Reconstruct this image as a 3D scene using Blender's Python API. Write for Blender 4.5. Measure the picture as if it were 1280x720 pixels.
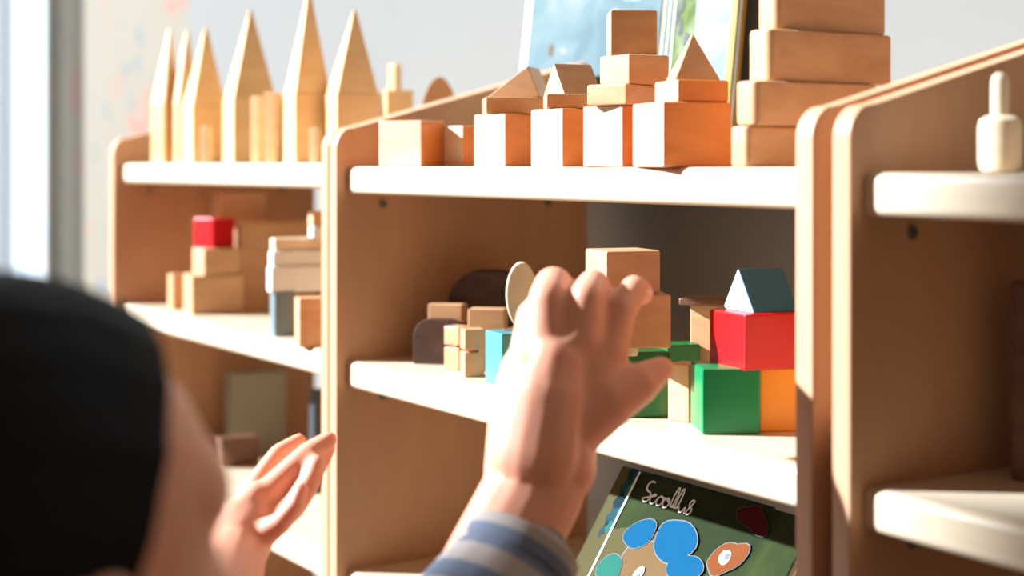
import bpy, bmesh, math, random
from mathutils import Vector, Matrix, noise
random.seed(7)
S = bpy.context.scene
for o in list(bpy.data.objects): bpy.data.objects.remove(o)

# ------------------------------------------------------------------ camera
F = 2000.0; HZ = 207.0; ZC = 0.701
_n = math.hypot(1230, F)
FW = Vector((-F/_n, 1230/_n, 0)); RT = Vector((1230/_n, F/_n, 0))
CAM = Vector((1.383, -0.654, ZC))
cd = bpy.data.cameras.new('camera'); cam = bpy.data.objects.new('camera', cd); S.collection.objects.link(cam)
cam.location = CAM; cam.rotation_euler = (math.pi/2, 0, math.atan2(F, 1230))
cd.sensor_width = 36; cd.lens = 36*F/1280; cd.shift_y = -(360-HZ)/1280
cd.clip_start = 0.02
cd.dof.use_dof = True; cd.dof.focus_distance = 1.22; cd.dof.aperture_fstop = 3.8
S.camera = cam
# ------------------------------------------------------------------ world, lights, exposure
w = bpy.data.worlds.new('world'); S.world = w; w.use_nodes = True
w.node_tree.nodes['Background'].inputs[0].default_value = (1.0, 0.78, 0.62, 1)
w.node_tree.nodes['Background'].inputs[1].default_value = 0.19
def sun_dir(az_x, az_y, elev):
    h = Vector((az_x, az_y, 0)).normalized()*math.cos(elev); h.z = math.sin(elev); return h
L = sun_dir(-0.62, -0.78, math.radians(27))
sd = bpy.data.lights.new('sun', 'SUN'); sd.energy = 18; sd.angle = math.radians(1.3); sd.color = (0.76, 0.88, 1.0)
so = bpy.data.objects.new('sun', sd); S.collection.objects.link(so)
so.rotation_euler = L.to_track_quat('Z', 'Y').to_euler(); so.location = L*4
ad = bpy.data.lights.new('window_daylight', 'AREA'); ad.shape = 'RECTANGLE'; ad.size = 3.6; ad.size_y = 2.5
ad.energy = 50; ad.color = (0.86, 0.94, 1.0)
ao = bpy.data.objects.new('window_daylight', ad); S.collection.objects.link(ao)
ao.location = (-2.90, -1.45, 1.7); ao.rotation_euler = Vector((-1, 0, 0)).to_track_quat('Z', 'Y').to_euler()
S.view_settings.view_transform = 'Standard'; S.view_settings.look = 'None'
S.view_settings.exposure = 0.0; S.view_settings.gamma = 1; S.view_settings.use_curve_mapping = False

# ------------------------------------------------------------------ helpers
def lin(r, g, b):
    f = lambda c: (c/255/12.92) if c/255 <= .04045 else ((c/255+.055)/1.055)**2.4
    return (f(r), f(g), f(b), 1)
def P(px, py, d):
    v = CAM + FW*d + RT*((px-640)/F*d); v.z = ZC + (HZ-py)/F*d; return v
def onY(px, Y):
    u = (px-640)/F; d = (Y-CAM.y)/(FW.y+u*RT.y); return CAM + (FW+RT*u)*d, d
def depth_at(z, py): return F*(ZC-z)/(py-HZ)

def newmat(name):
    m = bpy.data.materials.new(name); m.use_nodes = True
    return m, m.node_tree.nodes, m.node_tree.links, m.node_tree.nodes['Principled BSDF']
def paint(name, c, rough=.5, spec=.4, var=.06, scale=30):
    m, N, K, b = newmat(name)
    tc = N.new('ShaderNodeTexCoord'); nz = N.new('ShaderNodeTexNoise'); nz.inputs['Scale'].default_value = scale
    mx = N.new('ShaderNodeMix'); mx.data_type = 'RGBA'
    mx.inputs[6].default_value = tuple(x*(1-var) for x in c[:3])+(1,); mx.inputs[7].default_value = tuple(min(1, x*(1+var)) for x in c[:3])+(1,)
    K.new(tc.outputs['Object'], nz.inputs['Vector']); K.new(nz.outputs['Fac'], mx.inputs[0]); K.new(mx.outputs[2], b.inputs['Base Color'])
    b.inputs['Roughness'].default_value = rough; b.inputs['Specular IOR Level'].default_value = spec
    return m
def wood(name, c1, c2, scale=(6, 60, 60), rough=.45, spec=.35, rot=(0, 0, 0)):
    m, N, K, b = newmat(name)
    tc = N.new('ShaderNodeTexCoord'); mp = N.new('ShaderNodeMapping'); mp.inputs['Scale'].default_value = scale; mp.inputs['Rotation'].default_value = rot
    oi = N.new('ShaderNodeObjectInfo'); ad_ = N.new('ShaderNodeVectorMath'); ad_.operation = 'ADD'
    ml = N.new('ShaderNodeMath'); ml.operation = 'MULTIPLY'; ml.inputs[1].default_value = 37
    K.new(oi.outputs['Random'], ml.inputs[0]); K.new(tc.outputs['Object'], mp.inputs[0]); K.new(mp.outputs[0], ad_.inputs[0]); K.new(ml.outputs[0], ad_.inputs[1])
    nz = N.new('ShaderNodeTexNoise'); nz.inputs['Scale'].default_value = 1; nz.inputs['Detail'].default_value = 5; nz.inputs['Roughness'].default_value = .6
    nz.inputs['Distortion'].default_value = .6
    K.new(ad_.outputs[0], nz.inputs['Vector'])
    rp = N.new('ShaderNodeValToRGB'); rp.color_ramp.elements[0].position = .3; rp.color_ramp.elements[1].position = .7
    rp.color_ramp.elements[0].color = c1; rp.color_ramp.elements[1].color = c2
    K.new(nz.outputs['Fac'], rp.inputs[0]); K.new(rp.outputs[0], b.inputs['Base Color'])
    bp = N.new('ShaderNodeBump'); bp.inputs['Strength'].default_value = .06; bp.inputs['Distance'].default_value = .001
    K.new(nz.outputs['Fac'], bp.inputs['Height']); K.new(bp.outputs[0], b.inputs['Normal'])
    b.inputs['Roughness'].default_value = rough; b.inputs['Specular IOR Level'].default_value = spec
    return m

M = {}
M['panel'] = wood('birch_ply', lin(194, 144, 106), lin(208, 158, 120), (14, 14, 3))
M['shelf'] = wood('birch_shelf', lin(216, 190, 158), lin(230, 206, 176), (3, 30, 60), rough=.35)
M['beech'] = wood('beech_block', lin(198, 146, 102), lin(214, 166, 122), (20, 20, 70))
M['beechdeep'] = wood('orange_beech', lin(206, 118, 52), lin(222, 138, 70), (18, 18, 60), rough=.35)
M['pine'] = wood('pale_pine', lin(224, 176, 120), lin(236, 194, 142), (16, 16, 50))
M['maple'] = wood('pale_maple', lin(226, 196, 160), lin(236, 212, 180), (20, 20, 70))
M['walnut'] = wood('walnut', lin(62, 42, 34), lin(86, 60, 46), (20, 20, 60))
M['bark'] = wood('bark_brown', lin(96, 62, 46), lin(124, 84, 62), (20, 20, 60))
M['red'] = paint('red_lacquer', lin(206, 18, 22), .3, .5)
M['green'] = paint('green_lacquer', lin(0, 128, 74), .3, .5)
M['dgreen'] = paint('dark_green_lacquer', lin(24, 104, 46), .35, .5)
M['teal'] = paint('teal_lacquer', lin(84, 150, 152), .3, .5)
M['blue'] = paint('navy_lacquer', lin(48, 104, 136), .35, .5)
M['bluepale'] = paint('pale_blue_paint', lin(190, 205, 212), .4, .5)
M['orange'] = paint('orange_lacquer', lin(240, 150, 24), .35, .5)
M['grey'] = paint('grey_lacquer', lin(112, 124, 124), .4)
M['white'] = paint('white_paint', lin(228, 226, 218), .4)
M['steel'] = paint('steel', lin(150, 146, 136), .3); M['steel'].node_tree.nodes['Principled BSDF'].inputs['Metallic'].default_value = .9
M['darkmetal'] = paint('dark_recess', lin(40, 38, 34), .5)
M['darkred'] = paint('dark_red_wood', lin(110, 44, 36), .4)
M['greige'] = paint('greige_card', lin(150, 142, 124), .8)
M['charcoal'] = paint('charcoal_paint', lin(52, 56, 58), .5)

def tag(o, label=None, cat=None, group=None, kind=None):
    if label: o['label'] = label
    if cat: o['category'] = cat
    if group: o['group'] = group
    if kind: o['kind'] = kind
    return o
def link(name, bm, mat, parent=None, loc=None, rz=0, smooth=False):
    me = bpy.data.meshes.new(name); bm.normal_update(); bm.to_mesh(me); bm.free()
    mats = mat if isinstance(mat, (list, tuple)) else [mat]
    for m in mats: me.materials.append(m)
    for p in me.polygons: p.use_smooth = smooth
    if smooth:
        try: me.set_sharp_from_angle(angle=math.radians(40))
        except Exception: pass
    o = bpy.data.objects.new(name, me); S.collection.objects.link(o)
    if loc is not None: o.location = loc
    o.rotation_euler.z = rz
    if parent: o.parent = parent
    if smooth and len(me.polygons) < 600:
        wn = o.modifiers.new('weighted', 'WEIGHTED_NORMAL'); wn.mode = 'FACE_AREA'; wn.weight = 50; wn.keep_sharp = True
    return o
def empty(name, loc, rz=0):
    o = bpy.data.objects.new(name, None); S.collection.objects.link(o); o.location = loc; o.rotation_euler.z = rz
    o.empty_display_size = .02; return o
def prism(pts, ax, a, b, bev=0, seg=2, bm=None, mi=0):
    """extrude polygon pts along axis ax ('x','y','z') from a to b"""
    own = bm is None
    if own: bm = bmesh.new()
    def mk(p, t):
        if ax == 'z': return (p[0], p[1], t)
        if ax == 'x': return (t, p[0], p[1])
        return (p[0], t, p[1])
    A = [bm.verts.new(mk(p, a)) for p in pts]; B = [bm.verts.new(mk(p, b)) for p in pts]
    n = len(pts); fs = [bm.faces.new(A), bm.faces.new(B[::-1])]
    for i in range(n): fs.append(bm.faces.new((A[i], B[i], B[(i+1) % n], A[(i+1) % n])))
    bmesh.ops.recalc_face_normals(bm, faces=fs)
    for f in fs: f.material_index = mi
    if bev > 0:
        es = list({e for f in fs for e in f.edges if len(e.link_faces) == 2 and e.calc_face_angle(0) > .5})
        bmesh.ops.bevel(bm, geom=es, offset=bev, segments=seg, profile=.5, affect='EDGES')
    return bm
def box(x0, x1, y0, y1, z0, z1, bev=0, seg=2, bm=None):
    return prism([(x0, y0), (x1, y0), (x1, y1), (x0, y1)], 'z', z0, z1, bev, seg, bm)
def lathe(prof, n=32, bm=None):
    bm = bm or bmesh.new(); rings = []
    for r, z in prof: rings.append([bm.verts.new((r*math.cos(2*math.pi*i/n), r*math.sin(2*math.pi*i/n), z)) for i in range(n)])
    for a, b in zip(rings, rings[1:]):
        for i in range(n): bm.faces.new((a[i], a[(i+1) % n], b[(i+1) % n], b[i]))
    bm.faces.new(rings[0][::-1]); bm.faces.new(rings[-1]); return bm

# ------------------------------------------------------------------ room shell
WY = 0.348; WX = -2.40
m, N, K, b = newmat('back_wall_paint')
tc = N.new('ShaderNodeTexCoord'); nz = N.new('ShaderNodeTexNoise'); nz.inputs['Scale'].default_value = 2.5; nz.inputs['Detail'].default_value = 4
rp = N.new('ShaderNodeValToRGB'); rp.color_ramp.elements[0].color = lin(114, 109, 102); rp.color_ramp.elements[1].color = lin(120, 115, 108)
K.new(tc.outputs['Object'], nz.inputs[0]); K.new(nz.outputs['Fac'], rp.inputs[0]); K.new(rp.outputs[0], b.inputs['Base Color']); b.inputs['Roughness'].default_value = .9
wallm = m
m, N, K, b = newmat('floral_wallpaper')
tc = N.new('ShaderNodeTexCoord')
def blot(scale, lo, hi, col, prev, dist=1.2, off=0):
    mp = N.new('ShaderNodeMapping'); mp.inputs['Location'].default_value = (off, off*2, off*.7)
    v = N.new('ShaderNodeTexNoise'); v.inputs['Scale'].default_value = scale; v.inputs['Distortion'].default_value = dist; v.inputs['Detail'].default_value = 2
    K.new(tc.outputs['Object'], mp.inputs[0]); K.new(mp.outputs[0], v.inputs['Vector'])
    r = N.new('ShaderNodeMapRange'); r.inputs[1].default_value = lo; r.inputs[2].default_value = hi; K.new(v.outputs['Fac'], r.inputs[0])
    x = N.new('ShaderNodeMix'); x.data_type = 'RGBA'; x.inputs[7].default_value = col
    K.new(r.outputs[0], x.inputs[0])
    if hasattr(prev, 'default_value'): K.new(prev, x.inputs[6])
    else: x.inputs[6].default_value = prev
    return x.outputs[2]
c = blot(8, .58, .70, lin(142, 96, 78), lin(124, 112, 94))
c = blot(11, .60, .70, lin(98, 100, 100), c, 1.5, 3.3)
K.new(c, b.inputs['Base Color']); b.inputs['Roughness'].default_value = .9
paperm = m
wbm = box(WX-.1, -1.35, WY, WY+.1, 0, 3.7)
for f in wbm.faces: f.material_index = 1
box(-1.35, 2.2, WY, WY+.1, 0, 3.7, bm=wbm)
tag(link('wall_back', wbm, [wallm, paperm]), kind='structure')
wl = bmesh.new()
WIN0, WIN1 = -4.10, 0.325; WZ0, WZ1 = .35, 3.5
box(WX-.1, WX, WIN1, WY, 0, 3.7, bm=wl); box(WX-.1, WX, -4.8, WIN0, 0, 3.7, bm=wl)
box(WX-.1, WX, WIN0, WIN1, 0, WZ0, bm=wl); box(WX-.1, WX, WIN0, WIN1, WZ1, 3.7, bm=wl)
tag(link('wall_left', wl, paperm), kind='structure')
floorm = wood('oak_floor', lin(84, 62, 44), lin(104, 78, 56), (3, 20, 20))
tag(link('floor', box(WX-.1, 2.2, -4.8, WY+.1, -.05, 0), floorm), kind='structure')
# window frame in the opening
wf = bmesh.new()
for y0, y1 in ((WIN0, WIN0+.06), (WIN1-.05, WIN1)): box(WX-.08, WX-.03, y0, y1, WZ0, WZ1, .004, 1, wf)
box(WX-.08, WX-.03, WIN0, WIN1, WZ0, WZ0+.06, .004, 1, wf); box(WX-.08, WX-.03, WIN0, WIN1, WZ1-.06, WZ1, .004, 1, wf)
win = tag(link('window_1', wf, M['white']), kind='structure')
# sheer curtain
m, N, K, b = newmat('sheer_curtain')
tl = N.new('ShaderNodeBsdfTranslucent'); tl.inputs[0].default_value = (.86, .93, 1, 1); df = N.new('ShaderNodeBsdfDiffuse'); df.inputs[0].default_value = (.86, .92, .97, 1)
ms = N.new('ShaderNodeMixShader'); ms.inputs[0].default_value = .25; K.new(df.outputs[0], ms.inputs[1]); K.new(tl.outputs[0], ms.inputs[2])
tp = N.new('ShaderNodeBsdfTransparent'); m2 = N.new('ShaderNodeMixShader'); m2.inputs[0].default_value = .2
K.new(ms.outputs[0], m2.inputs[1]); K.new(tp.outputs[0], m2.inputs[2]); K.new(m2.outputs[0], N['Material Output'].inputs[0])
bm = bmesh.new(); rows = []
ny = 90
for k in (0, 1, 2, 3, 4, 5, 6):
    z = .12 + (3.58-.12)*k/6
    row = []
    for i in range(ny+1):
        t = i/ny; w_ = .009*math.sin(i*.42+.3*math.sin(k))+.002*math.sin(i*1.3)
        if t < .7: p_ = (WX+.05+w_, .10+.13*t/.7)
        else:
            a_ = (t-.7)/.3; p_ = (WX+.05+.32*a_+w_*.3, .23+.05*math.sin(a_*math.pi/2)+w_*.8)
        row.append(bm.verts.new((p_[0], p_[1], z)))
    rows.append(row)
for a, c_ in zip(rows, rows[1:]):
    for i in range(ny): bm.faces.new((a[i], a[i+1], c_[i+1], c_[i]))
cu = link('curtain', bm, m, smooth=True)
tag(cu, 'sheer pale blue-white curtain hanging at the window by the floral wallpaper', 'curtain')
rod = link('curtain_rod', lathe([(.009, -2.15), (.012, -2.14), (.012, 2.14), (.009, 2.15)], 16), M['steel'], parent=cu, smooth=True)
rod.rotation_euler = (math.pi/2, 0, 0); rod.location = (WX+.045, -1.90, 3.58)

# ------------------------------------------------------------------ shelf units
W = .678; T = .016; D = .29; ZT = .70
def panel_profile():
    pts = [(0, 0), (D, 0), (D, ZT+.110)]
    # slope down to the front, rounded corner
    pts.append((.022, ZT+.038))
    for k in range(1, 8):
        a = math.radians(105+ (180-105)*k/7); r = .021
        pts.append((.0215+r*math.cos(a), ZT+.0175+r*math.sin(a)))
    return pts
def shelf_unit(x0, y0, dz, label):
    r = empty('shelf_unit', (x0, y0, 0))
    tag(r, label, 'shelf unit', 'open wooden shelf units standing side by side')
    for nm, xa in (('side_panel', 0), ('side_panel', W-T)):
        pn = link(nm, prism(panel_profile(), 'x', xa, xa+T, .0020, 2), M['panel'], r, smooth=True)
    for zt in (ZT+dz, ZT-.185+dz, ZT-.385+dz, .085):
        sh = box(T, W-T, .012, D+.034 if zt > ZT-.05 else D-.012, zt-.026, zt, 0)
        es = [e for e in sh.edges if abs(e.verts[0].co.y-.012) < 1e-5 and abs(e.verts[1].co.y-.012) < 1e-5 and abs(e.verts[0].co.x-e.verts[1].co.x) > .1]
        bmesh.ops.bevel(sh, geom=es, offset=.006, segments=4, profile=.5, affect='EDGES')
        link('shelf', sh, M['shelf'], r, smooth=True)
        for xs in (T, W-T):
            if zt < .1: continue
            for yy in (.05, D-.05):
                s = 1 if xs == T else -1
                c = lathe([(.0038, 0), (.0044, .0008), (.0038, .0020), (.0018, .0020), (.0014, .0006)], 20)
                q = link('shelf_bolt', c, M['steel'], r, smooth=True); q.rotation_euler = (0, s*math.pi/2, 0)
                q.location = (xs-s*.0002, yy, zt-.036)
    for zz in ((.02, .085),):
        link('kick_board', box(T, W-T, .03, .045, 0, .059, .001, 1), M['panel'], r)
    return r
XM = -T                     # inner face of the middle unit's left panel at X = 0
shelf_unit(XM, 0, 0, 'middle wooden shelf unit holding the house of coloured blocks and the reaching hand')
shelf_unit(XM-W-.005, .001, .004, 'farthest wooden shelf unit at left, with tall wooden spires on its top')
shelf_unit(XM+W+.014, .002, -.003, 'nearest dim wooden shelf unit at right, with a small peg on its top')
ZL, ZR = ZT+.004, ZT-.003

# ------------------------------------------------------------------ block solver
def solve(pl, pm, pr, d, ratio=1.0, th=None):
    """nearest vertical edge at column pm and depth d; left face reaches column pl, right face column pr. -> M, w, l, theta"""
    uM, uL, uR = [(p-640)/F for p in (pm, pl, pr)]
    def wl_(t):
        c, s = -math.cos(t), math.sin(t)
        w_ = (uL*d-uM*d)/(c-uL*s)
        c, s = math.sin(t), math.cos(t)
        den = (c-uR*s)
        l_ = (uR*d-uM*d)/den if den > 1e-4 else 9
        return w_, l_
    if th is None:
        best = None
        for k in range(5, 1780):
            t = math.radians(k/20)
            a, b_ = wl_(t)
            if a <= 0 or b_ <= 0: continue
            e = abs(math.log(a/b_*ratio))
            if best is None or e < best[0]: best = (e, t)
        th = best[1]
    w_, l_ = wl_(th)
    return w_, l_, th
def place(pl, pm, pr, yt, z, d, ratio=1.0, th=None):
    """-> base centre, rotation, w (local x), l (local y), h"""
    w_, l_, t = solve(pl, pm, pr, d, ratio, th)
    Mp = P(pm, HZ, d)
    dl = -RT*math.cos(t)+FW*math.sin(t); dr = RT*math.sin(t)+FW*math.cos(t)
    c = Mp + dl*w_/2 + dr*l_/2
    h = ZC+(HZ-yt)/F*d - z
    rz = math.atan2(-dl.y, -dl.x)       # local +x runs from left end towards the near edge
    return Vector((c.x, c.y, z)), rz, w_, l_, h
def block(name, label, cat, mat, pl, pm, pr, yt, z, d=None, yb=None, ratio=1.0, th=None, bev=.0018, group=None, seg=2, size=None, sq=None, ln=None):
    if d is None: d = depth_at(z, yb)
    if sq:      # left face is sq wide: find the turn that gives it
        best = min((abs(solve(pl, pm, pr, d, 1, math.radians(k/4))[0]-sq), k) for k in range(20, 320) if solve(pl, pm, pr, d, 1, math.radians(k/4))[0] > 0)
        th = math.radians(best[1]/4); pr = (lambda c_: c_)(pr)
        u_ = (pm-640)/F; a_, b_ = math.sin(th)*(ln or sq), math.cos(th)*(ln or sq)
        pr = 640+F*(u_*d+a_)/(d+b_)
    c, rz, w_, l_, h = place(pl, pm, pr, yt, z, d, ratio, th)
    if size: w_, l_ = size
    o = link(name, box(-w_/2, w_/2, -l_/2, l_/2, 0, h, bev, seg), mat, loc=c, rz=rz, smooth=True)
    tag(o, label, cat, group)
    if mat is M['beechdeep']:  # front face gets paler wood: the sunlit look is put into its colour
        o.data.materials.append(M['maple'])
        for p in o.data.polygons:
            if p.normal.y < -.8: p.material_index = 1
    REP.append((label[:40], round(w_, 3), round(l_, 3), round(h, 3), round(c.x, 3), round(c.y, 3)))
    return o, z+h
REP = []
s = .045
ZM = ZT-.185
G1 = 'beech blocks in a row on the middle unit\'s top'
# --- row of cubes on the middle unit's top
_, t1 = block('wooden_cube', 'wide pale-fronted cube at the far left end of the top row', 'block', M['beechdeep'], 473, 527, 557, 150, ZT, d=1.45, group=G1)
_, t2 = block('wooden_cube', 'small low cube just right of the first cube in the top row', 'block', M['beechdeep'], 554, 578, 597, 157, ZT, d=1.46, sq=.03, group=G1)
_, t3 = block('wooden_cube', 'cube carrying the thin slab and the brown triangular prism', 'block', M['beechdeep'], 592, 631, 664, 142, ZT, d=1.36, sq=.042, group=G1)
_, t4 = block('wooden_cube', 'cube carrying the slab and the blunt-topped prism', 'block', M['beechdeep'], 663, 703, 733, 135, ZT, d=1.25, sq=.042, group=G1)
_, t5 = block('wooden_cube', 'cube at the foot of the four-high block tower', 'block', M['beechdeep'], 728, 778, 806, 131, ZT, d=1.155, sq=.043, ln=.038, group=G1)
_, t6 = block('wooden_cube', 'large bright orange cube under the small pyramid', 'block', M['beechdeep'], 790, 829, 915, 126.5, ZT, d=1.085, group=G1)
G2 = 'beech slabs on the cubes of the top row'
_, u3 = block('wooden_slab', 'thin slab under the brown triangular prism', 'block', M['beech'], 603, 607, 681, 121, t3, d=1.375, group=G2, ratio=1.4)
_, u4 = block('wooden_slab', 'thin slab under the blunt-topped prism', 'block', M['beech'], 679, 683, 742, 117, t4, d=1.262, group=G2, ratio=1.3)
_, u5 = block('wooden_slab', 'lower of the two slabs in the four-high tower', 'block', M['beech'], 733, 783, 820, 104, t5, d=1.150, group=G2, th=math.radians(38))
_, v5 = block('wooden_slab', 'upper slab in the four-high tower, just below the top cube', 'block', M['beech'], 749, 786, 837, 67, u5, d=1.155, group=G2)
block('wooden_cube', 'brown cube topping the four-high tower in front of the books', 'block', M['beech'], 758, 763, 822, 12, v5, d=1.175, group=G2, ratio=1.0)
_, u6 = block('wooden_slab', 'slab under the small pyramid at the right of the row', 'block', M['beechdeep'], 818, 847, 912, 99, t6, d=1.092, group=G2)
def tri_prism(label, mat, pl, pr, apx, yap, z, d, lenm, yaw, cat='block', name='triangular_prism', mats=None):
    """triangular prism whose triangle spans columns pl..pr at depth d, extruded by lenm"""
    a = P(pl, HZ, d); b_ = P(pr, HZ, d); c = (a+b_)/2; wd = (b_-a).length
    h = ZC+(HZ-yap)/F*d-z; ox = (apx-(pl+pr)/2)/F*d
    bm = prism([(-wd/2, 0), (wd/2, 0), (ox, h)], 'y', 0, lenm, .0012, 2)
    o = link(name, bm, mat, loc=(c.x, c.y, z), rz=math.atan2(RT.y, RT.x)+yaw, smooth=True)
    tag(o, label, cat); return o
tri_prism('brown triangular prism roof on the third stack of the top row', M['beech'], 607, 676, 660, 82, u3, 1.385, .045, math.radians(-14))
# blunt prism seen on its slope
o = link('triangular_prism', prism([(-.02, 0), (.02, 0), (0, .026)], 'x', -.018, .016, .001), M['beech'], smooth=True)
c = P(717, HZ, 1.30); o.location = (c.x, c.y, u4); o.rotation_euler.z = math.atan2(RT.y, RT.x)+math.radians(24)
tag(o, 'brown prism turned sideways, its ridge level, beside the four-high tower', 'block')
# pyramid
c, rz, w_, l_, h = place(831, 843, 901, 38, u6, 1.10)
bm = bmesh.new(); q = [bm.verts.new(p) for p in ((-w_/2, -l_/2, 0), (w_/2, -l_/2, 0), (w_/2, l_/2, 0), (-w_/2, l_/2, 0))]; ap = bm.verts.new((0, 0, h))
bm.faces.new(q[::-1]); [bm.faces.new((q[i], q[(i+1) % 4], ap)) for i in range(4)]
bmesh.ops.bevel(bm, geom=list(bm.edges), offset=.0008, segments=1, affect='EDGES')
tag(link('wooden_pyramid', bm, M['beech'], loc=c, rz=rz), 'small brown pyramid on the right-hand slab in front of the yellow-edged book', 'block')
# --- four big rounded slabs at the right
G3 = 'thick rounded slabs stacked beside the right panel'
z = ZT
for lab, pl, pm, pr, yt, dd in (('bottom of the four stacked thick rounded slabs, on the shelf top', 911, 934, 1080, 157, 1.035),
                            ('second from the bottom of the four stacked thick rounded slabs', 917, 944, 1100, 100, 1.03),
                            ('widest thick rounded slab, third up in the tall stack', 933, 962, 1118, 35, 1.045),
                            ('topmost thick rounded slab, cut by the upper edge of the photo', 945, 971, 1110, -32, 1.06)):
    cc, rz, w_, l_, h = place(pl, pm, pr, yt, z, dd, th=math.radians(58))
    bm = box(-w_/2, w_/2, -l_/2, l_/2, 0, h)
    es = [e for e in bm.edges if abs(e.verts[0].co.z-e.verts[1].co.z) > h*.5]
    bmesh.ops.bevel(bm, geom=es, offset=min(.012, w_*.25), segments=6, profile=.5, affect='EDGES')
    es = [e for e in bm.edges if len(e.link_faces) == 2 and e.calc_face_angle(0) > 1.0]
    bmesh.ops.bevel(bm, geom=es, offset=.0025, segments=2, profile=.5, affect='EDGES')
    tag(link('rounded_slab', bm, M['beech'], loc=cc, rz=rz, smooth=True), lab, 'block', G3)
    REP.append((lab[:40], round(w_, 3), round(l_, 3), round(h, 3), round(cc.x, 3), round(cc.y, 3)))
    z += h

# --- middle shelf of the middle unit
def halfround(label, mat, c, r_, ln, rz, name='arched_block', zs=1.0):
    pts = [(r_*math.cos(math.pi*k/20), r_*zs*math.sin(math.pi*k/20)) for k in range(21)]
    o = link(name, prism(pts, 'x', -ln/2, ln/2, .0015), mat, loc=c, rz=rz, smooth=True); return tag(o, label, 'block')
def round_top(label, mat, x, y, wd, h, dp, r_, rz):
    pts = [(-wd/2, 0), (wd/2, 0)]
    for a0, sx in ((0, 1), (90, -1)):
        for k in range(9):
            a_ = math.radians(a0+90*k/8); pts.append((sx*(wd/2-r_)+r_*math.cos(a_), h-r_+r_*math.sin(a_)))
    o = link('arched_block', prism(pts, 'y', -dp/2, dp/2, .0015), mat, loc=(x, y, ZM), rz=rz, smooth=True); return tag(o, label, 'block')
round_top('small dark brown round-topped block close to the left panel', M['walnut'], .066, .080, .052, .043, .026, .018, math.atan2(RT.y, RT.x)-.25)
round_top('big dark walnut round-topped block at the back of the shelf', M['walnut'], .062, .134, .078, .086, .030, .032, math.atan2(RT.y, RT.x)-.1)
block('wooden_cube', 'dim brown block standing just behind the small dark round-topped block', 'block', M['beech'], 537, 578, 583, 380, ZM, d=1.50, ratio=1.0, th=math.radians(15), size=(.034, .02))
block('wooden_cube', 'dim brown block behind the teal block', 'block', M['beech'], 587, 630, 633, 386, ZM, d=1.455, th=math.radians(10), size=(.034, .02))
# notched block: two stacked planks with a slot, two parts
_, zz = block('notched_block', 'pale block with a sawn slot, beside the teal block, rear one', 'block', M['beech'], 555, 574, 590, 409, ZM, yb=464)
_, zz = block('notched_block', 'pale block with a sawn slot, touching the teal block, front one', 'block', M['beech'], 575, 581, 606, 412, ZM, yb=472)
for o in [x for x in bpy.data.objects if x.name.startswith('notched_block')]:
    me = o.data; w2 = max(v.co.x for v in me.vertices); l2 = max(v.co.y for v in me.vertices); h2 = max(v.co.z for v in me.vertices)
    bm = bmesh.new(); g = .0022; zc = h2*.52
    pts = [(-l2, 0), (l2, 0), (l2, h2), (-l2, h2), (-l2, zc+g), (l2*.4, zc+g), (l2*.4, zc), (-l2, zc)]
    prism(pts, 'x', -w2, w2, .001, 2, bm)
    bm.to_mesh(me); bm.free()
    for p in me.polygons: p.use_smooth = False
block('wooden_cube', 'teal painted cube at the shelf edge left of the wrist', 'block', M['teal'], 606, 627, 655, 417, ZM, yb=485, sq=.036)
# egg-shaped disc standing on edge
bm = bmesh.new(); pts = [(.0135*math.cos(a), .028+.028*math.sin(a)) for a in [2*math.pi*k/28 for k in range(28)]]
prism(pts, 'y', -.006, .006, .002, 2, bm)
c = P(652, HZ, 1.37); o = link('oval_disc', bm, M['maple'], loc=(c.x, c.y, ZM+.02), rz=math.atan2(RT.y, RT.x), smooth=True)
tag(o, 'pale oval wooden disc standing upright behind the little finger', 'block')
c2, tt = block('wooden_block', 'low dim block under the pale oval disc', 'block', M['bark'], 628, 660, 676, 412, ZM, d=1.35)
o.location.z = tt
# dark green block + peg + two tan blocks
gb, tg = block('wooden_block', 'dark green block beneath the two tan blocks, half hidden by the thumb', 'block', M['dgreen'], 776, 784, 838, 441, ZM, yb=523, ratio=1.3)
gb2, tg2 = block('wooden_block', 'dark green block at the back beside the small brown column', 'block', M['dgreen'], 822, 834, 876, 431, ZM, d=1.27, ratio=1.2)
c = P(789, HZ, 1.16)
o = link('wooden_peg', lathe([(.0042, 0), (.005, .001), (.005, .006), (.0042, .007)], 20), M['maple'], loc=(c.x, c.y, tg), smooth=True)
tag(o, 'tiny pale peg on the dark green block under the tan blocks', 'peg')
_, tb = block('wooden_block', 'lower of the two tan blocks behind the fingers', 'block', M['beech'], 748, 760, 839, 369, tg+.007, d=1.14, ratio=1.0)
block('wooden_block', 'upper of the two tan blocks behind the fingers', 'block', M['beech'], 731, 758, 826, 314, tb, d=1.145)
# column with a cap
r = empty('toy_column', P(885, HZ, 1.30)); r.location.z = ZM; r.rotation_euler.z = .6
hcol = ZC-(380-HZ)/F*1.30-ZM; hcap = ZC-(371-HZ)/F*1.30-ZM
link('post', box(-.0115, .0115, -.0115, .0115, 0, hcol, .001), M['beech'], r); link('cap', box(-.019, .019, -.019, .019, hcol, hcap, .0015), M['bark'], r)
tag(r, 'small brown column with a wider flat cap at the back beside the red block', 'block')
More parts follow.
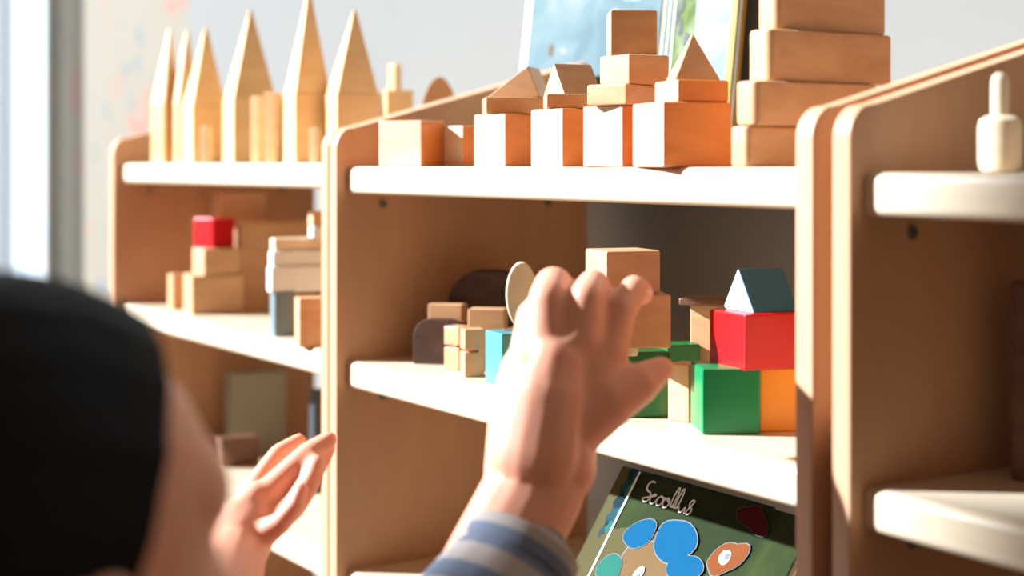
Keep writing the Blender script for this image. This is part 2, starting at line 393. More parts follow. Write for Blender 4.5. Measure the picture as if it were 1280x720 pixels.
# front blocks
ob, to = block('wooden_cube', 'orange painted block in the corner under the red block', 'block', M['orange'], 935, 950, 1000, 461, ZM, d=1.115, ratio=1.0)
nb, tn = block('wooden_block', 'unpainted pale block standing left of the green cube', 'block', M['pine'], 834, 861, 880, 456, ZM, yb=529)
block('wooden_cube', 'bright green cube at the front edge of the shelf', 'block', M['green'], 863, 878, 951, 461, ZM, yb=544, ratio=.9)
b2, tb2 = block('wooden_block', 'pale block behind, carrying the left end of the red block', 'block', M['maple'], 872, 915, 934, 461, ZM, d=1.165)
red_z = max(to, tb2)
rb, tr = block('wooden_block', 'red painted block under the blue roof prism', 'block', M['red'], 886, 931, 1003, 393, red_z, d=1.10)
# blue roof prism : pale end triangle, navy slopes
c, rz, w_, l_, h = place(903, 942, 999, 393, tr, 1.108)
hh = ZC-(336-HZ)/F*1.12-tr
bm = bmesh.new(); prism([(-w_/2, 0), (w_/2, 0), (0, hh)], 'y', -l_/2, l_/2, .001, 2, bm)
bm.normal_update()
for f in bm.faces: f.material_index = 1 if abs(f.normal.y) > .9 else 0
o = link('roof_prism', bm, [M['blue'], M['bluepale']], loc=c, rz=rz); tag(o, 'navy blue triangular roof prism with a pale end, topping the red block', 'block')

# --- left unit, top: blocks with tall spires
GS = 'tall wooden spires on the farthest unit\'s top'
def spire(label, pl, pm, pr, ytop, tx, ty, d):
    c, rz, w_, l_, h = place(pl, pm, pr, ytop, ZL, d)
    r = empty('spire_tower', c, rz)
    link('base_block', box(-w_/2, w_/2, -l_/2, l_/2, 0, h, .0012), M['pine'], r, smooth=True)
    H = ZC+(HZ-ty)/F*(d+.02)-(ZL+h)
    bm = bmesh.new(); e = .96
    q = [bm.verts.new((x*w_/2*e, y*l_/2*e, h)) for x, y in ((-1, -1), (1, -1), (1, 1), (-1, 1))]
    # tip position in local coordinates from its column
    tp = P(tx, HZ, d+.022); v = Matrix.Rotation(-rz, 3, 'Z') @ (tp-c)
    t_ = [bm.verts.new((v.x*.6+x*.0012, v.y*.6+y*.0012, h+H)) for x, y in ((-1, -1), (1, -1), (1, 1), (-1, 1))]
    bm.faces.new(q[::-1]); bm.faces.new(t_)
    for i in range(4): bm.faces.new((q[i], q[(i+1) % 4], t_[(i+1) % 4], t_[i]))
    link('spire', bm, M['pine'], r)
    tag(r, label, 'toy tower', GS)
    REP.append((label[:40], round(w_, 3), round(l_, 3), round(h, 3), round(c.x, 3), round(c.y, 3)))
spire('leftmost wooden spire tower, at the end of the far unit', 188, 205, 224, 128, 216, 36, 2.04)
spire('second wooden spire tower from the left, half hidden by the third', 209, 223, 248, 128, 238, 38, 2.03)
spire('third wooden spire tower from the left, with a stubby peg in front of its base', 227, 241, 283, 130, 259, 34, 1.93)
spire('fourth wooden spire tower, standing alone near the middle of the far unit', 278, 292, 346, 122, 314, 12, 1.87)
spire('tallest wooden spire tower, its tip cut by the photo\'s upper edge', 354, 369, 414, 116, 388, -12, 1.74)
spire('rightmost wooden spire tower, just behind the unit\'s right panel', 406, 421, 474, 116, 446, 12, 1.70)
GB = 'small upright sticks among the spires'
for lab, pl, pm, pr, yt, dd in (('short stick in front of the third spire', 251, 260, 265, 158, 1.86),
                            ('tall stick directly right of the fourth spire', 313, 324, 330, 120, 1.80),
                            ('tall slightly wider stick left of the tallest spire', 330, 345, 352, 115, 1.78),
                            ('short stick in front of the tallest spire', 386, 397, 402, 160, 1.66)):
    block('wooden_stick', lab, 'block', M['pine'], pl, pm, pr, yt, ZL, d=dd, group=GB, bev=.001)
_, tz = block('wooden_block', 'low block with a thin peg, far unit top, right of the last spire', 'block', M['pine'], 473, 483, 517, 112, ZL, d=1.86)
block('wooden_stick', 'thin peg on the low block right of the last spire', 'peg', M['pine'], 485, 494, 502, 80, tz, d=1.885, bev=.001)
c, d_ = onY(549, .21)
hw = 30/F*d_; hp = ZC+(HZ-96)/F*d_-ZL
pts = [(hw*math.cos(math.pi*k/24), hp*math.sin(math.pi*k/24)) for k in range(25)]
c = P(549, HZ, 1.78)
o = link('arched_block', prism(pts, 'y', 0, .03, .001), M['beech'], loc=(min(c.x, -.06), c.y, ZL), rz=math.atan2(RT.y, RT.x), smooth=True)
tag(o, 'half-round brown block showing above the slanted panel edge', 'block')

# --- left unit, middle shelf
ZLM = ZL-.185
_, a1 = block('wooden_block', 'wide pale block at the bottom of the pile under the red cube', 'block', M['beech'], 229, 240, 305, 345, ZLM, d=1.95, ratio=1.0)
_, a2 = block('wooden_block', 'pale block directly under the small red cube', 'block', M['beech'], 240, 255, 301, 311, a1, d=1.955)
block('wooden_cube', 'small red cube topping the pile in the far unit', 'block', M['red'], 241, 266, 294, 273, a2, d=1.965)
block('wooden_block', 'small pale block at the left foot of the red-topped pile', 'block', M['beech'], 209, 216, 231, 343, ZLM, d=2.02)
_, a3 = block('wooden_box', 'large tan box at the back of the far unit, behind the piles', 'box', M['beech'], 292, 300, 404, 278, ZLM, d=2.0, th=math.radians(60), ratio=1)
block('wooden_box', 'tan box on top of the large tan box, under the top shelf', 'box', M['beech'], 264, 275, 332, 240, a3, d=2.035)
_, g1 = block('wooden_cube', 'grey cube at the shelf edge, under the pile of white slabs', 'block', M['grey'], 337, 343, 370, 366, ZLM, d=1.70)
_, g2 = block('wooden_slab', 'thick white slab, lowest of the three on the grey cube', 'block', M['white'], 333, 339, 412, 334, g1, d=1.70, th=math.radians(62))
_, g3 = block('wooden_slab', 'off-white slab, middle of the three on the grey cube', 'block', M['white'], 335, 341, 412, 314, g2, d=1.705, th=math.radians(62))
_, g4 = block('wooden_slab', 'beige slab, topmost of the three on the grey cube', 'block', M['maple'], 337, 343, 412, 298, g3, d=1.71, th=math.radians(62))
_, k1 = block('wooden_cube', 'tan cube with a pale left face, in front of the grey cube', 'block', M['beech'], 368, 374, 409, 373, ZLM, d=1.60)
_, k2 = block('wooden_block', 'small white block on the slab pile beside the panel', 'block', M['white'], 385, 391, 410, 283, g4, d=1.715)
block('wooden_block', 'small tan block on the little white block beside the panel', 'block', M['beech'], 384, 391, 410, 264, k2, d=1.718)

# --- left unit, low shelf: dim things
ZLL = ZL-.385
o, _ = block('toy_plank', 'dark brown low wooden toy on the far unit\'s low shelf', 'toy', M['bark'], 268, 276, 325, 549, ZLL, d=2.02, th=math.radians(60))
block('storage_box', 'grey-beige box at the back of the far unit\'s low shelf', 'box', M['greige'], 280, 290, 358, 468, ZLL, d=2.10, th=math.radians(62))
c = P(344, HZ, 1.90); rr = .013
bm = bmesh.new(); bmesh.ops.create_uvsphere(bm, u_segments=24, v_segments=14, radius=.016)
for v in bm.verts: v.co.z = v.co.z*.95+.0152
tag(link('wooden_ball', bm, M['darkred'], loc=(c.x, c.y, ZLL), smooth=True), 'dark red wooden ball behind the fingertips on the low shelf', 'toy')
block('storage_box', 'charcoal upright box on the low shelf by the right panel', 'box', M['charcoal'], 386, 392, 425, 490, ZLL, d=1.86)

# --- right unit: peg on top, box in the dark
c = P(1250, HZ, .93)
r = empty('peg_figure', (c.x, c.y, ZR))
link('body', lathe([(.0085, 0), (.0115, .001), (.0125, .004), (.0125, .026), (.0115, .0305), (.008, .033)], 32), M['maple'], r, smooth=True)
link('peg', lathe([(.0052, .033), (.0052, .052), (.0042, .0562), (.002, .058)], 24), M['maple'], r, smooth=True)
tag(r, 'pale round wooden peg holder with a thin rod, on the nearest unit\'s top', 'peg')
c = P(1287, HZ, .98)
tag(link('wooden_block', box(-.02, .02, -.02, .02, 0, .12, .002), M['bark'], loc=(c.x+.02, c.y, ZR-.185), rz=.3), 'dim brown upright block at the right edge on the nearest unit\'s middle shelf', 'block')

# ------------------------------------------------------------------ books
def poly_on(bm, pts, y, mi, th=.0004):
    prism([(p[0], p[1]) for p in pts], 'y', y-th, y, 0, 0, bm, mi)
def blob(cx, cz, rx, rz_, n=26, rough=.15, seed=0, rot=0):
    rnd = random.Random(seed); ph = [rnd.uniform(0, 6.28) for _ in range(3)]
    out = []
    for k in range(n):
        a = 2*math.pi*k/n; f = 1+rough*(math.sin(2*a+ph[0])*.5+math.sin(3*a+ph[1])*.4+math.sin(5*a+ph[2])*.2)
        x, z_ = rx*f*math.cos(a), rz_*f*math.sin(a)
        out.append((cx+x*math.cos(rot)-z_*math.sin(rot), cz+x*math.sin(rot)+z_*math.cos(rot)))
    return out
def watercolour(name, c1, c2, c3, scale=12):
    m, N, K, b = newmat(name); tc = N.new('ShaderNodeTexCoord'); nz = N.new('ShaderNodeTexNoise'); nz.inputs['Scale'].default_value = scale
    nz.inputs['Detail'].default_value = 6; nz.inputs['Distortion'].default_value = 1
    rp = N.new('ShaderNodeValToRGB'); e = rp.color_ramp.elements; e[0].position = .35; e[0].color = c1; e[1].position = .65; e[1].color = c3; q = e.new(.5); q.color = c2
    K.new(tc.outputs['Object'], nz.inputs['Vector']); K.new(nz.outputs['Fac'], rp.inputs[0]); K.new(rp.outputs[0], b.inputs['Base Color']); b.inputs['Roughness'].default_value = .9; b.inputs['Specular IOR Level'].default_value = .1
    return m
M['bookblue'] = watercolour('watercolour_blue', lin(92, 108, 112), lin(104, 120, 122), lin(122, 130, 128), 14)
M['bookgreen'] = watercolour('watercolour_green', lin(60, 72, 40), lin(90, 104, 56), lin(124, 130, 100), 22)
M['bookpale'] = watercolour('watercolour_pale', lin(122, 138, 142), lin(140, 148, 146), lin(150, 154, 150), 14)
M['ink'] = paint('ink_black', lin(44, 40, 36), .5)
M['paper'] = paint('paper_white', lin(236, 236, 230), .7)
M['yellow'] = paint('book_yellow', lin(196, 134, 18), .4)
M['olive'] = watercolour('olive_cover', lin(34, 42, 20), lin(42, 50, 24), lin(54, 60, 28), 9)
M['sand'] = paint('sand_cover', lin(78, 70, 42), .9, .1)
M['deepteal'] = watercolour('deep_teal_pattern', lin(22, 40, 46), lin(34, 66, 72), lin(60, 40, 36), 40)
M['azure'] = paint('azure_print', lin(8, 72, 104), .9, .1)
M['mint'] = paint('mint_print', lin(38, 92, 78), .9, .1)
M['tanprint'] = paint('tan_print', lin(104, 78, 50), .9, .1)
M['maroon'] = paint('maroon_print', lin(70, 14, 18), .9, .1)
M['coral'] = paint('orange_print', lin(112, 58, 28), .9, .1)
def book(label, loc, rz, lean, w_, h_, th, cover, edge, deco=None, roll=0):
    r = empty('picture_book', loc); r.rotation_euler = (Matrix.Rotation(rz, 3, 'Z') @ Matrix.Rotation(-lean, 3, 'X') @ Matrix.Rotation(roll, 3, 'Y')).to_euler()
    pg = link('page_block', box(.003, w_-.003, .0022, th-.0022, .003, h_-.003), M['paper'], r)
    bm = box(0, w_, 0, .002, 0, h_, .0005, 1)
    mats = [cover]
    if deco: mats = deco(bm, w_, h_, cover)
    link('front_cover', bm, mats, r)
    link('back_cover', box(0, w_, th-.002, th, 0, h_, .0005, 1), edge, r)
    link('spine', box(-.0015, .0006, 0, th, 0, h_, .0006, 1), edge, r)
    tag(r, label, 'book'); return r
random.seed(11)
# top books: stand on the shelf top, lean on the wall
ca, da = onY(640, .300)
def deco_blue(bm, w_, h_, cover):
    poly_on(bm, [(.0, 0), (.010, 0), (.010, h_), (0, h_)], -.0002, 1)
    for k in range(14):
        poly_on(bm, blob(.02+random.random()*(w_-.05), .08+random.random()*(h_-.1), .004+.01*random.random(), .002+.008*random.random(), 12, .5, k), -.0003, 2 if k % 3 else 3)
    return [cover, M['paper'], M['bookpale'], M['tanprint']]
top_lean = math.radians(6.5)
cb, db = onY(812, .300)
wA = (cb-ca).length
book('big book with a pale blue watercolour cover leaning behind the tower', (ca.x, .300, ZT+.0013), 0, top_lean, wA-.004, .30, .010, M['bookblue'], M['paper'], deco_blue)
cc_, dc = onY(905, .300)
wB = (cc_-cb).length
def deco_green(bm, w_, h_, cover):
    poly_on(bm, [(w_*.50, 0), (w_-.002, 0), (w_-.002, h_), (w_*.42, h_)], -.0002, 1)
    for k in range(22):
        z_ = .03+.26*k/22
        poly_on(bm, blob(w_*(.30+.1*math.sin(k*1.1)), z_, .0035, .008, 10, .6, k, rot=-.4), -.0004, 2)
    for k in range(5): poly_on(bm, [(.002+.004*k, 0), (.0035+.004*k, 0), (.0035+.004*k, h_), (.002+.004*k, h_)], -.0003, 2 if k % 2 else 3)
    poly_on(bm, [(w_-.009, 0), (w_, 0), (w_, h_), (w_-.009, h_)], -.0006, 4)
    return [cover, M['bookpale'], M['ink'], M['paper'], M['yellow']]
book('book with a mossy black-flecked cover and a yellow right edge, behind the pyramid', (cb.x, .300, ZT+.0013), 0, top_lean, wB, .30, .010, M['bookgreen'], M['yellow'], deco_green)

# lower books: lean on third shelf of the middle unit, tops tucked under the middle shelf
Z3 = ZT-.385
def script_title(bm, mi, x0, z0, sc, y=-.0006):
    """handwritten loops reading like a cursive word"""
    pts = []
    def arc(cx, cz, rx, rz_, a0, a1, n=14):
        for k in range(n+1):
            a = math.radians(a0+(a1-a0)*k/n); pts.append((cx+rx*math.cos(a), cz+rz_*math.sin(a)))
    arc(0.2, 1.5, .55, .5, 60, 270); arc(.2, .5, .5, .5, 90, -150)             # S
    arc(1.25, .45, .42, .45, 60, 330)                                           # c
    arc(2.2, .45, .42, .45, 130, 480); arc(3.15, .45, .42, .45, 130, 480)       # o o
    arc(4.0, 1.1, .22, 1.0, -60, 240); arc(4.65, 1.1, .22, 1.0, -60, 240)       # l l
    arc(5.4, .35, .32, .35, 170, 370); arc(6.2, .35, .35, .35, 150, 250)        # u
    arc(6.5, 1.0, .3, .35, 40, 250); arc(6.45, .35, .35, .35, 90, -150)         # s
    for k in range(len(pts)-1):
        a = Vector((pts[k][0], pts[k][1])); b_ = Vector((pts[k+1][0], pts[k+1][1])); dv = b_-a
        if dv.length < 1e-4: continue
        nn = Vector((-dv.y, dv.x)).normalized()*.085
        q = [a+nn, a-nn, b_-nn, b_+nn]
        poly_on(bm, [(x0+p.x*sc, z0+p.y*sc) for p in q], y-.00001*(k % 9), mi, .0003)
def deco_olive(bm, w_, h_, cover):
    y = -.0003
    H0 = h_
    poly_on(bm, blob(.035, H0-.085, .055, .045, 30, .2, 3), y, 5)               # sandy ground
    poly_on(bm, [(0, 0), (.002, 0), (.002, h_), (0, h_)], y-.0003, 1)
    def outl(p, mi, dz=0):
        cx = sum(q[0] for q in p)/len(p); cz = sum(q[1] for q in p)/len(p)
        poly_on(bm, [(cx+(q[0]-cx)*1.05, cz+(q[1]-cz)*1.06) for q in p], y-.0002-dz, 6)
        poly_on(bm, p, y-.0004-dz, mi)
    outl(blob(.063, H0-.078, .030, .034, 26, .2, 8), 7)                          # tan face
    outl(blob(.037, H0-.048, .0165, .0125, 22, .14, 1, .3), 2, .0006)
    outl(blob(.080, H0-.045, .024, .017, 22, .12, 2, -.2), 2, .0006)
    outl(blob(.103, H0-.062, .018, .012, 22, .2, 4, .1), 2, .0007)
    outl(blob(.022, H0-.083, .015, .013, 22, .12, 5, .2), 3, .0006)
    outl(blob(.058, H0-.082, .006, .010, 18, .2, 6), 1, .0008); poly_on(bm, blob(.059, H0-.083, .0025, .006, 12, .1, 6), y-.0015, 6)
    outl(blob(.142, H0-.045, .019, .012, 24, .2, 9, .7), 4, .0005)               # orange creature
    poly_on(bm, blob(.140, H0-.045, .006, .0055, 16, .1, 6), y-.0012, 1); poly_on(bm, blob(.142, H0-.044, .0028, .0028, 12, .1, 6), y-.0015, 6)
    outl(blob(.150, H0-.012, .018, .009, 24, .35, 11, -.1), 8, .0003)            # maroon patch
    script_title(bm, 1, .022, H0-.0225, .0088, -.001)
    return [cover, M['paper'], M['azure'], M['mint'], M['coral'], M['sand'], M['ink'], M['tanprint'], M['maroon']]
def deco_teal(bm, w_, h_, cover):
    pts = [(.012, 0)] + [(.012+.002*math.sin(k*1.9), h_*k/40) for k in range(1, 41)] + [(w_-.001, h_), (w_-.001, 0)]
    poly_on(bm, pts, -.0003, 1)
    for k in range(9): poly_on(bm, blob(.024+.003*math.sin(k*2), h_-.02-.017*k, .0045, .0065, 14, .4, k, .5), -.0006, 2)
    return [cover, M['deepteal'], M['mint']]
lean2 = math.radians(24)
hB = .170
bk1 = P(790, 590, 1.27)
R1 = Matrix.Rotation(math.radians(4), 3, 'Z') @ Matrix.Rotation(-lean2, 3, 'X')
def book_by_corner(label, corner, rz, lean, w_, h_, th, cover, edge, deco):
    R = Matrix.Rotation(rz, 3, 'Z') @ Matrix.Rotation(-lean, 3, 'X')
    base = corner - R @ Vector((0, 0, h_))
    return book(label, base, rz, lean, w_, h_, th, cover, edge, deco)
def corner_fit(px, py, d, lean, rz):
    """top-left corner; height chosen so the foot meets the low shelf"""
    c = P(px, py, d); return c, (c.z-(Z3+.001))/math.cos(lean)
lean2 = math.radians(33)
c1, h1 = corner_fit(800, 590, 1.30, lean2, 0)
book_by_corner('green picture book with blue patches and a white scrawled title, leaning under the coloured blocks', c1, 0, lean2, .205, h1, .007, M['olive'], M['paper'], deco_olive)
nrm = Vector((0, math.cos(lean2), -math.sin(lean2)))
c2_ = c1 + nrm*.0095 + Vector((-.034, 0, .004))
book_by_corner('darker book with a sandy edge and teal pattern, behind the green picture book', c2_, 0, lean2, .19, (c2_.z-(Z3+.001))/math.cos(lean2), .007, M['sand'], M['sand'], deco_teal)

# ------------------------------------------------------------------ child
def skinmat(name, c, sss=.25):
    m, N, K, b = newmat(name)
    tc = N.new('ShaderNodeTexCoord'); nz = N.new('ShaderNodeTexNoise'); nz.inputs['Scale'].default_value = 40
    mx = N.new('ShaderNodeMix'); mx.data_type = 'RGBA'; mx.inputs[6].default_value = c; mx.inputs[7].default_value = (c[0]*1.05, c[1]*.9, c[2]*.88, 1)
    K.new(tc.outputs['Object'], nz.inputs['Vector']); K.new(nz.outputs['Fac'], mx.inputs[0]); K.new(mx.outputs[2], b.inputs['Base Color'])
    b.inputs['Roughness'].default_value = .5; b.inputs['Subsurface Weight'].default_value = sss
    b.inputs['Subsurface Radius'].default_value = (1, .3, .15); b.inputs['Subsurface Scale'].default_value = .008
    return m
M['skin'] = skinmat('skin', lin(226, 160, 128))
M['nail'] = skinmat('nail', lin(236, 184, 164), .1)
M['hair'] = paint('black_hair', lin(15, 13, 12), .6, .15, .3, 60)
m, N, K, b = newmat('striped_jersey')
tc = N.new('ShaderNodeTexCoord'); 
dv = (P(672, 600, .97)-P(600, 745, .925)).normalized()
dt = N.new('ShaderNodeVectorMath'); dt.operation = 'DOT_PRODUCT'; dt.inputs[1].default_value = dv
K.new(tc.outputs['Object'], dt.inputs[0])
ml = N.new('ShaderNodeMath'); ml.operation = 'MULTIPLY'; ml.inputs[1].default_value = 2*math.pi/.030; K.new(dt.outputs['Value'], ml.inputs[0])
sn = N.new('ShaderNodeMath'); sn.operation = 'SINE'; K.new(ml.outputs[0], sn.inputs[0])
rp = N.new('ShaderNodeValToRGB'); rp.color_ramp.elements[0].position = .42; rp.color_ramp.elements[1].position = .58
rp.color_ramp.elements[0].color = lin(104, 110, 126); rp.color_ramp.elements[1].color = lin(168, 154, 146)
mr = N.new('ShaderNodeMapRange'); mr.inputs[1].default_value = -1; K.new(sn.outputs[0], mr.inputs[0]); K.new(mr.outputs[0], rp.inputs[0]); K.new(rp.outputs[0], b.inputs['Base Color'])
b.inputs['Roughness'].default_value = .9
M['jersey'] = m; STRIPE_DIR = dv
M['trousers'] = paint('navy_cotton', lin(48, 56, 80), .9)

def cone(bm, a, b_, ra, rb, n=16):
    """closed round cone (capsule with two radii)"""
    ax = (b_-a); Ln = ax.length; q = ax.to_track_quat('Z', 'Y').to_matrix() if Ln > 1e-6 else Matrix.Identity(3)
    prof = []
    for k in range(0, 7): t = -math.pi/2+math.pi/2*k/6; prof.append((ra*math.cos(t), ra*math.sin(t)))
    for k in range(0, 7): t = math.pi/2*k/6; prof.append((rb*math.cos(t), Ln+rb*math.sin(t)))
    rings = []
    for r_, z_ in prof:
        r_ = max(r_, 1e-5)
        rings.append([bm.verts.new(a + q @ Vector((r_*math.cos(2*math.pi*i/n), r_*math.sin(2*math.pi*i/n), z_))) for i in range(n)])
    for u, v in zip(rings, rings[1:]):
        for i in range(n): bm.faces.new((u[i], u[(i+1) % n], v[(i+1) % n], v[i]))
    bm.faces.new(rings[0][::-1]); bm.faces.new(rings[-1])
def ell(bm, c, r3, rot=None, n=28):
    rot = rot or Matrix.Identity(3)
    g = bmesh.ops.create_uvsphere(bm, u_segments=n, v_segments=n//2, radius=1)
    for v in g['verts']: v.co = c + rot @ Vector((v.co.x*r3[0], v.co.y*r3[1], v.co.z*r3[2]))
def chain(bm, pts):
    for (a, ra), (b_, rb) in zip(pts, pts[1:]): cone(bm, a, b_, ra, rb)
def remeshed(name, bm, mat, voxel, smooth_it, parent=None):
    me = bpy.data.meshes.new(name+'_src'); bm.to_mesh(me); bm.free()
    o = bpy.data.objects.new(name, me); S.collection.objects.link(o)
    md = o.modifiers.new('r', 'REMESH'); md.mode = 'VOXEL'; md.voxel_size = voxel; md.use_smooth_shade = True
    sm = o.modifiers.new('s', 'SMOOTH'); sm.iterations = smooth_it; sm.factor = .5
    bpy.context.view_layer.update()
    nm = bpy.data.meshes.new_from_object(o.evaluated_get(bpy.context.evaluated_depsgraph_get()))
    o.modifiers.clear(); o.data = nm; bpy.data.meshes.remove(me)
    nm.materials.clear(); nm.materials.append(mat)
    for p in nm.polygons: p.use_smooth = True
    if parent: o.parent = parent
    return o
def q(px, py, d, rpx): return (P(px, py, d), rpx/F*d)

HC = P(34, 700, .61)                                    # head centre
face_dir = (RT*.82+FW*.57).normalized()
hx = Vector((face_dir.y, -face_dir.x, 0))               # the child's right, towards the camera
tilt = Matrix.Rotation(math.radians(-10), 3, hx)        # chin slightly down
HR = Matrix((hx, face_dir, Vector((0, 0, 1)))).transposed()
HR = HR @ Matrix.Rotation(math.radians(-8), 3, 'X')
def H(x, y, z_): return HC + HR @ Vector((x, y, z_))
bm = bmesh.new()
ell(bm, H(0, -.012, .018), (.070, .083, .078), HR)      # cranium
ell(bm, H(0, .022, -.018), (.058, .056, .062), HR)      # face
for sx in (-1, 1):
    ell(bm, H(sx*.034, .050, -.034), (.030, .031, .030), HR)    # cheeks
    ell(bm, H(sx*.079, -.002, -.012), (.008, .014, .021), HR @ Matrix.Rotation(math.radians(18), 3, 'X'))    # ears
    ell(bm, H(sx*.081, .002, .003), (.006, .009, .009), HR)
    ell(bm, H(sx*.076, .002, -.028), (.009, .006, .007), HR)
ell(bm, H(0, .050, -.066), (.021, .018, .016), HR)      # chin
cone(bm, H(0, .070, .004), H(0, .0815, -.020), .006, .0085) # nose
for sx in (-1, 1): ell(bm, H(sx*.007, .077, -.0225), (.0055, .006, .005), HR)
ell(bm, H(0, .072, -.040), (.014, .008, .0042), HR); ell(bm, H(0, .070, -.0475), (.012, .008, .0045), HR)   # lips
ell(bm, H(0, .040, .030), (.050, .034, .030), HR)       # forehead
# neck and torso
neck = H(0, -.022, -.075)
down = Vector((0, 0, -1))
chest = neck + down*.10 - face_dir*.005
hip = chest + down*.16 - face_dir*.03
shL = chest + down*-.045 - hx*.085; shR = chest + down*-.045 + hx*.085
torso = [(neck, .034), (neck+down*.045, .034)]
chain(bm, torso); 
chain(bm, [(neck+down*.04, .036), (chest, .058), (chest+down*.08, .060), (hip, .066)])
chain(bm, [(shL, .036), (chest, .055)]); chain(bm, [(shR, .036), (chest, .055)])
# kneeling legs, sitting on the heels
feet = []
for sx in (-1, 1):
    hp = hip + hx*sx*.04; kn = hp + face_dir*.15 + hx*sx*.02; kn.z = .045
    an = kn - face_dir*.17; an.z = .035
    toe = an - face_dir*.06; toe.z = .018
    if hp.z < .12: hp.z = .12
    chain(bm, [(hp, .055), (kn, .042), (an, .028), (toe, .017)])
    feet.append((hp, kn, an, toe))
# reaching (left) arm
elbL = P(430, 960, .80)
armL = [(shL, .036), (elbL, .030)]
wristL = q(668, 612, 0.970, 63)
chain(bm, [(shL, .034), (elbL, .030), q(590, 760, .93, 66), wristL])
MC = [q(666, 452, 0.985, 32), q(688, 430, 0.980, 35), q(722, 420, 0.980, 35), (q(755, 436, 0.986, 32))]
for mc, (bx, by) in zip(MC, ((650, 585), (662, 590), (684, 590), (700, 585))):
    chain(bm, [q(bx, by, 0.972, 46), q((bx+680)/2, 520, 0.977, 56), q(mc[0] and (bx+690)/2, 468, 0.980, 46), mc])
chain(bm, [q(690, 560, 0.975, 50), q(722, 500, 0.980, 44), MC[3]])
chain(bm, [q(664, 540, 0.977, 36), q(664, 500, 0.980, 32), MC[0]])
chain(bm, [q(670, 570, .966, 60), q(682, 500, .972, 56), q(694, 455, .976, 44)])
# fingers: index, middle, ring, little - unequal, bent away from the camera
chain(bm, [MC[3], q(776, 388, 0.988, 20), q(793, 362, 1.002, 18.5), q(801, 366, 1.018, 16.5)])
chain(bm, [MC[2], q(733, 374, 0.978, 23), q(742, 357, 0.998, 21), q(750, 378, 1.022, 18)])
chain(bm, [MC[1], q(686, 374, 0.980, 26), q(692, 357, 1.000, 24.5), q(702, 380, 1.026, 20)])
chain(bm, [MC[0], q(667, 396, 0.998, 22), q(674, 384, 1.018, 19), q(688, 402, 1.035, 16)])
# thumb from the side of the palm
chain(bm, [q(706, 535, 0.975, 46), q(758, 500, 0.978, 38), q(798, 480, 0.983, 27), q(826, 462, 0.990, 17)])
# other (right) arm
elbR = P(150, 960, .68)
chain(bm, [(shR, .034), (elbR, .030), q(262, 770, 0.885, 62), q(286, 700, 1.020, 46)])
chain(bm, [q(286, 700, 1.020, 44), q(312, 655, 1.040, 38), q(336, 636, 1.050, 24)])
chain(bm, [q(290, 690, 1.020, 36), q(300, 648, 1.035, 26), q(322, 620, 1.045, 20)])
chain(bm, [q(304, 648, 1.040, 24), q(346, 604, 1.050, 17), q(386, 566, 1.060, 14.5), q(411, 550, 1.065, 11.5)])      # index
chain(bm, [q(326, 650, 1.045, 24), q(368, 616, 1.060, 17), q(396, 580, 1.072, 14.5), q(408, 560, 1.080, 12)])     # middle
chain(bm, [q(330, 660, 1.035, 22), q(366, 634, 1.040, 16), q(388, 602, 1.045, 14), q(396, 580, 1.050, 12)])       # ring
chain(bm, [q(322, 672, 1.025, 20), q(350, 654, 1.020, 14), q(370, 630, 1.020, 12), q(376, 612, 1.023, 10)])       # little
chain(bm, [q(300, 640, 1.050, 18), q(326, 596, 1.070, 13), q(348, 566, 1.082, 11.5), q(374, 551, 1.090, 10)])      # thumb
body = remeshed('person', bm, M['skin'], .0021, 5)
tag(body, 'dark-haired child in a striped jersey, back to the camera, both hands stretched towards the shelves', 'person')
# hair: cap that stops in front of the ear and leaves it bare
bm = bmesh.new(); ell(bm, Vector((0, -.017, .020)), (.080, .094, .088), None, 96)
bmesh.ops.bisect_plane(bm, geom=bm.verts[:]+bm.edges[:]+bm.faces[:], plane_co=(0, .013, 0), plane_no=Vector((0, .985, -.17)), clear_outer=True)
bmesh.ops.bisect_plane(bm, geom=bm.verts[:]+bm.edges[:]+bm.faces[:], plane_co=(0, -.02, -.056), plane_no=Vector((0, -.2, -1)), clear_outer=True)
bmesh.ops.triangulate(bm, faces=[f for f in bm.faces if len(f.verts) > 4])
bmesh.ops.holes_fill(bm, edges=[e for e in bm.edges if len(e.link_faces) < 2], sides=0)
for v in bm.verts:
    a = math.atan2(v.co.x, v.co.z); nn = noise.noise(Vector((a*9, v.co.y*8, 2)))+.5*noise.noise(Vector((a*30, v.co.y*10, 7)))
    v.co *= 1+.02*nn
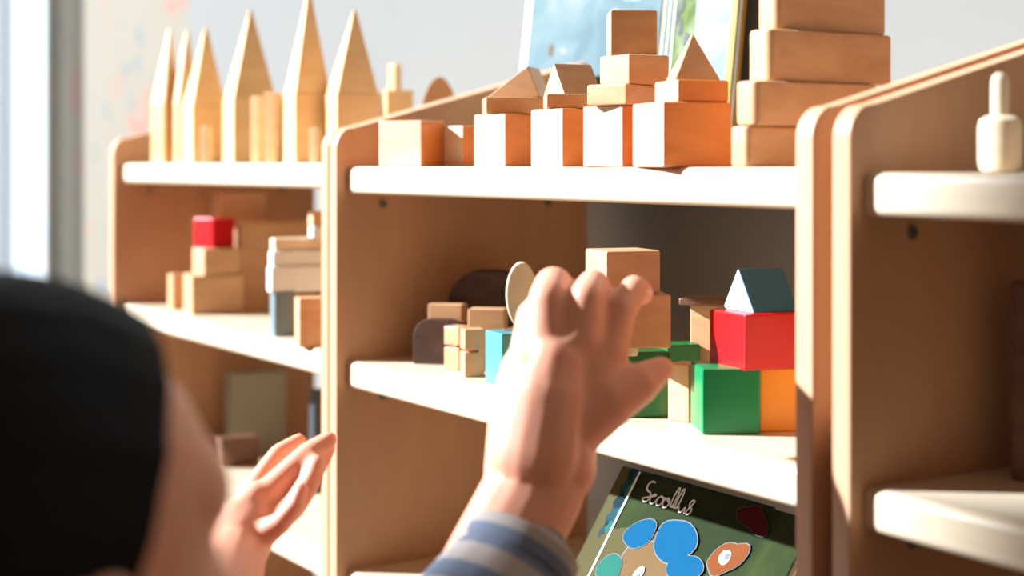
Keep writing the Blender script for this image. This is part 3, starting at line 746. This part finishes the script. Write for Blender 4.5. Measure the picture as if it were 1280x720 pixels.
hair = link('hair', bm, M['hair'], smooth=True); hair.matrix_world = Matrix.Translation(HC) @ HR.to_4x4(); hair.parent = body
for sx in (-1, 1):
    bm = bmesh.new(); bmesh.ops.create_uvsphere(bm, u_segments=24, v_segments=16, radius=.0105)
    for f in bm.faces: f.material_index = 1 if f.calc_center_median().y > .0093 else 0
    e = link('eye', bm, [M['white'], M['ink']], smooth=True); e.matrix_world = Matrix.Translation(H(sx*.027, .0555, -.002)) @ HR.to_4x4(); e.parent = body
    bm = bmesh.new(); chain(bm, [(Vector((sx*.014, .0690, .018)), .0014), (Vector((sx*.025, .0650, .021)), .0016), (Vector((sx*.036, .0560, .018)), .0012)])
    e = link('eyebrow', bm, M['hair'], smooth=True); e.matrix_world = Matrix.Translation(HC) @ HR.to_4x4(); e.parent = body
# clothing
bm = bmesh.new()
chain(bm, [(neck+down*.055, .048), (chest, .068), (chest+down*.08, .071), (hip+down*-.01, .076)])
chain(bm, [(shL, .046), (chest, .064)]); chain(bm, [(shR, .046), (chest, .064)])
cuffL = q(640, 706, .945, 74)
chain(bm, [(shL, .046), (elbL, .042), q(575, 800, .905, 92), cuffL])
chain(bm, [(shR, .046), (elbR, .042), q(240, 830, .84, 66)])
sh = remeshed('striped_jersey', bm, M['jersey'], .0035, 4, body); sh['label'] = 'pale blue and white striped jersey with a turned cuff'
# cuff hem ring
a, ra = q(642, 702, .946, 77); b2_, rb = q(654, 676, .953, 75)
ax = (b2_-a); bm = bmesh.new()
qq = ax.to_track_quat('Z', 'Y').to_matrix()
prof = [(ra*.98, -.004), (ra*1.03, -.002), (ra*1.02, ax.length*.8), (ra*.95, ax.length), (ra*.86, ax.length), (ra*.84, ax.length*.3)]
lathe(prof, 40, bm)
for v in bm.verts: v.co = a + qq @ v.co
link('cuff', bm, M['jersey'], sh, smooth=True)
bm = bmesh.new()
for hp, kn, an, toe in feet: chain(bm, [(hp, .063), (kn, .046), (an+face_dir*.03, .036)])
chain(bm, [(hip, .07), (hip+down*.03, .07)])
remeshed('trousers', bm, M['trousers'], .0045, 4, body)

for r_ in REP: print('REP', r_)
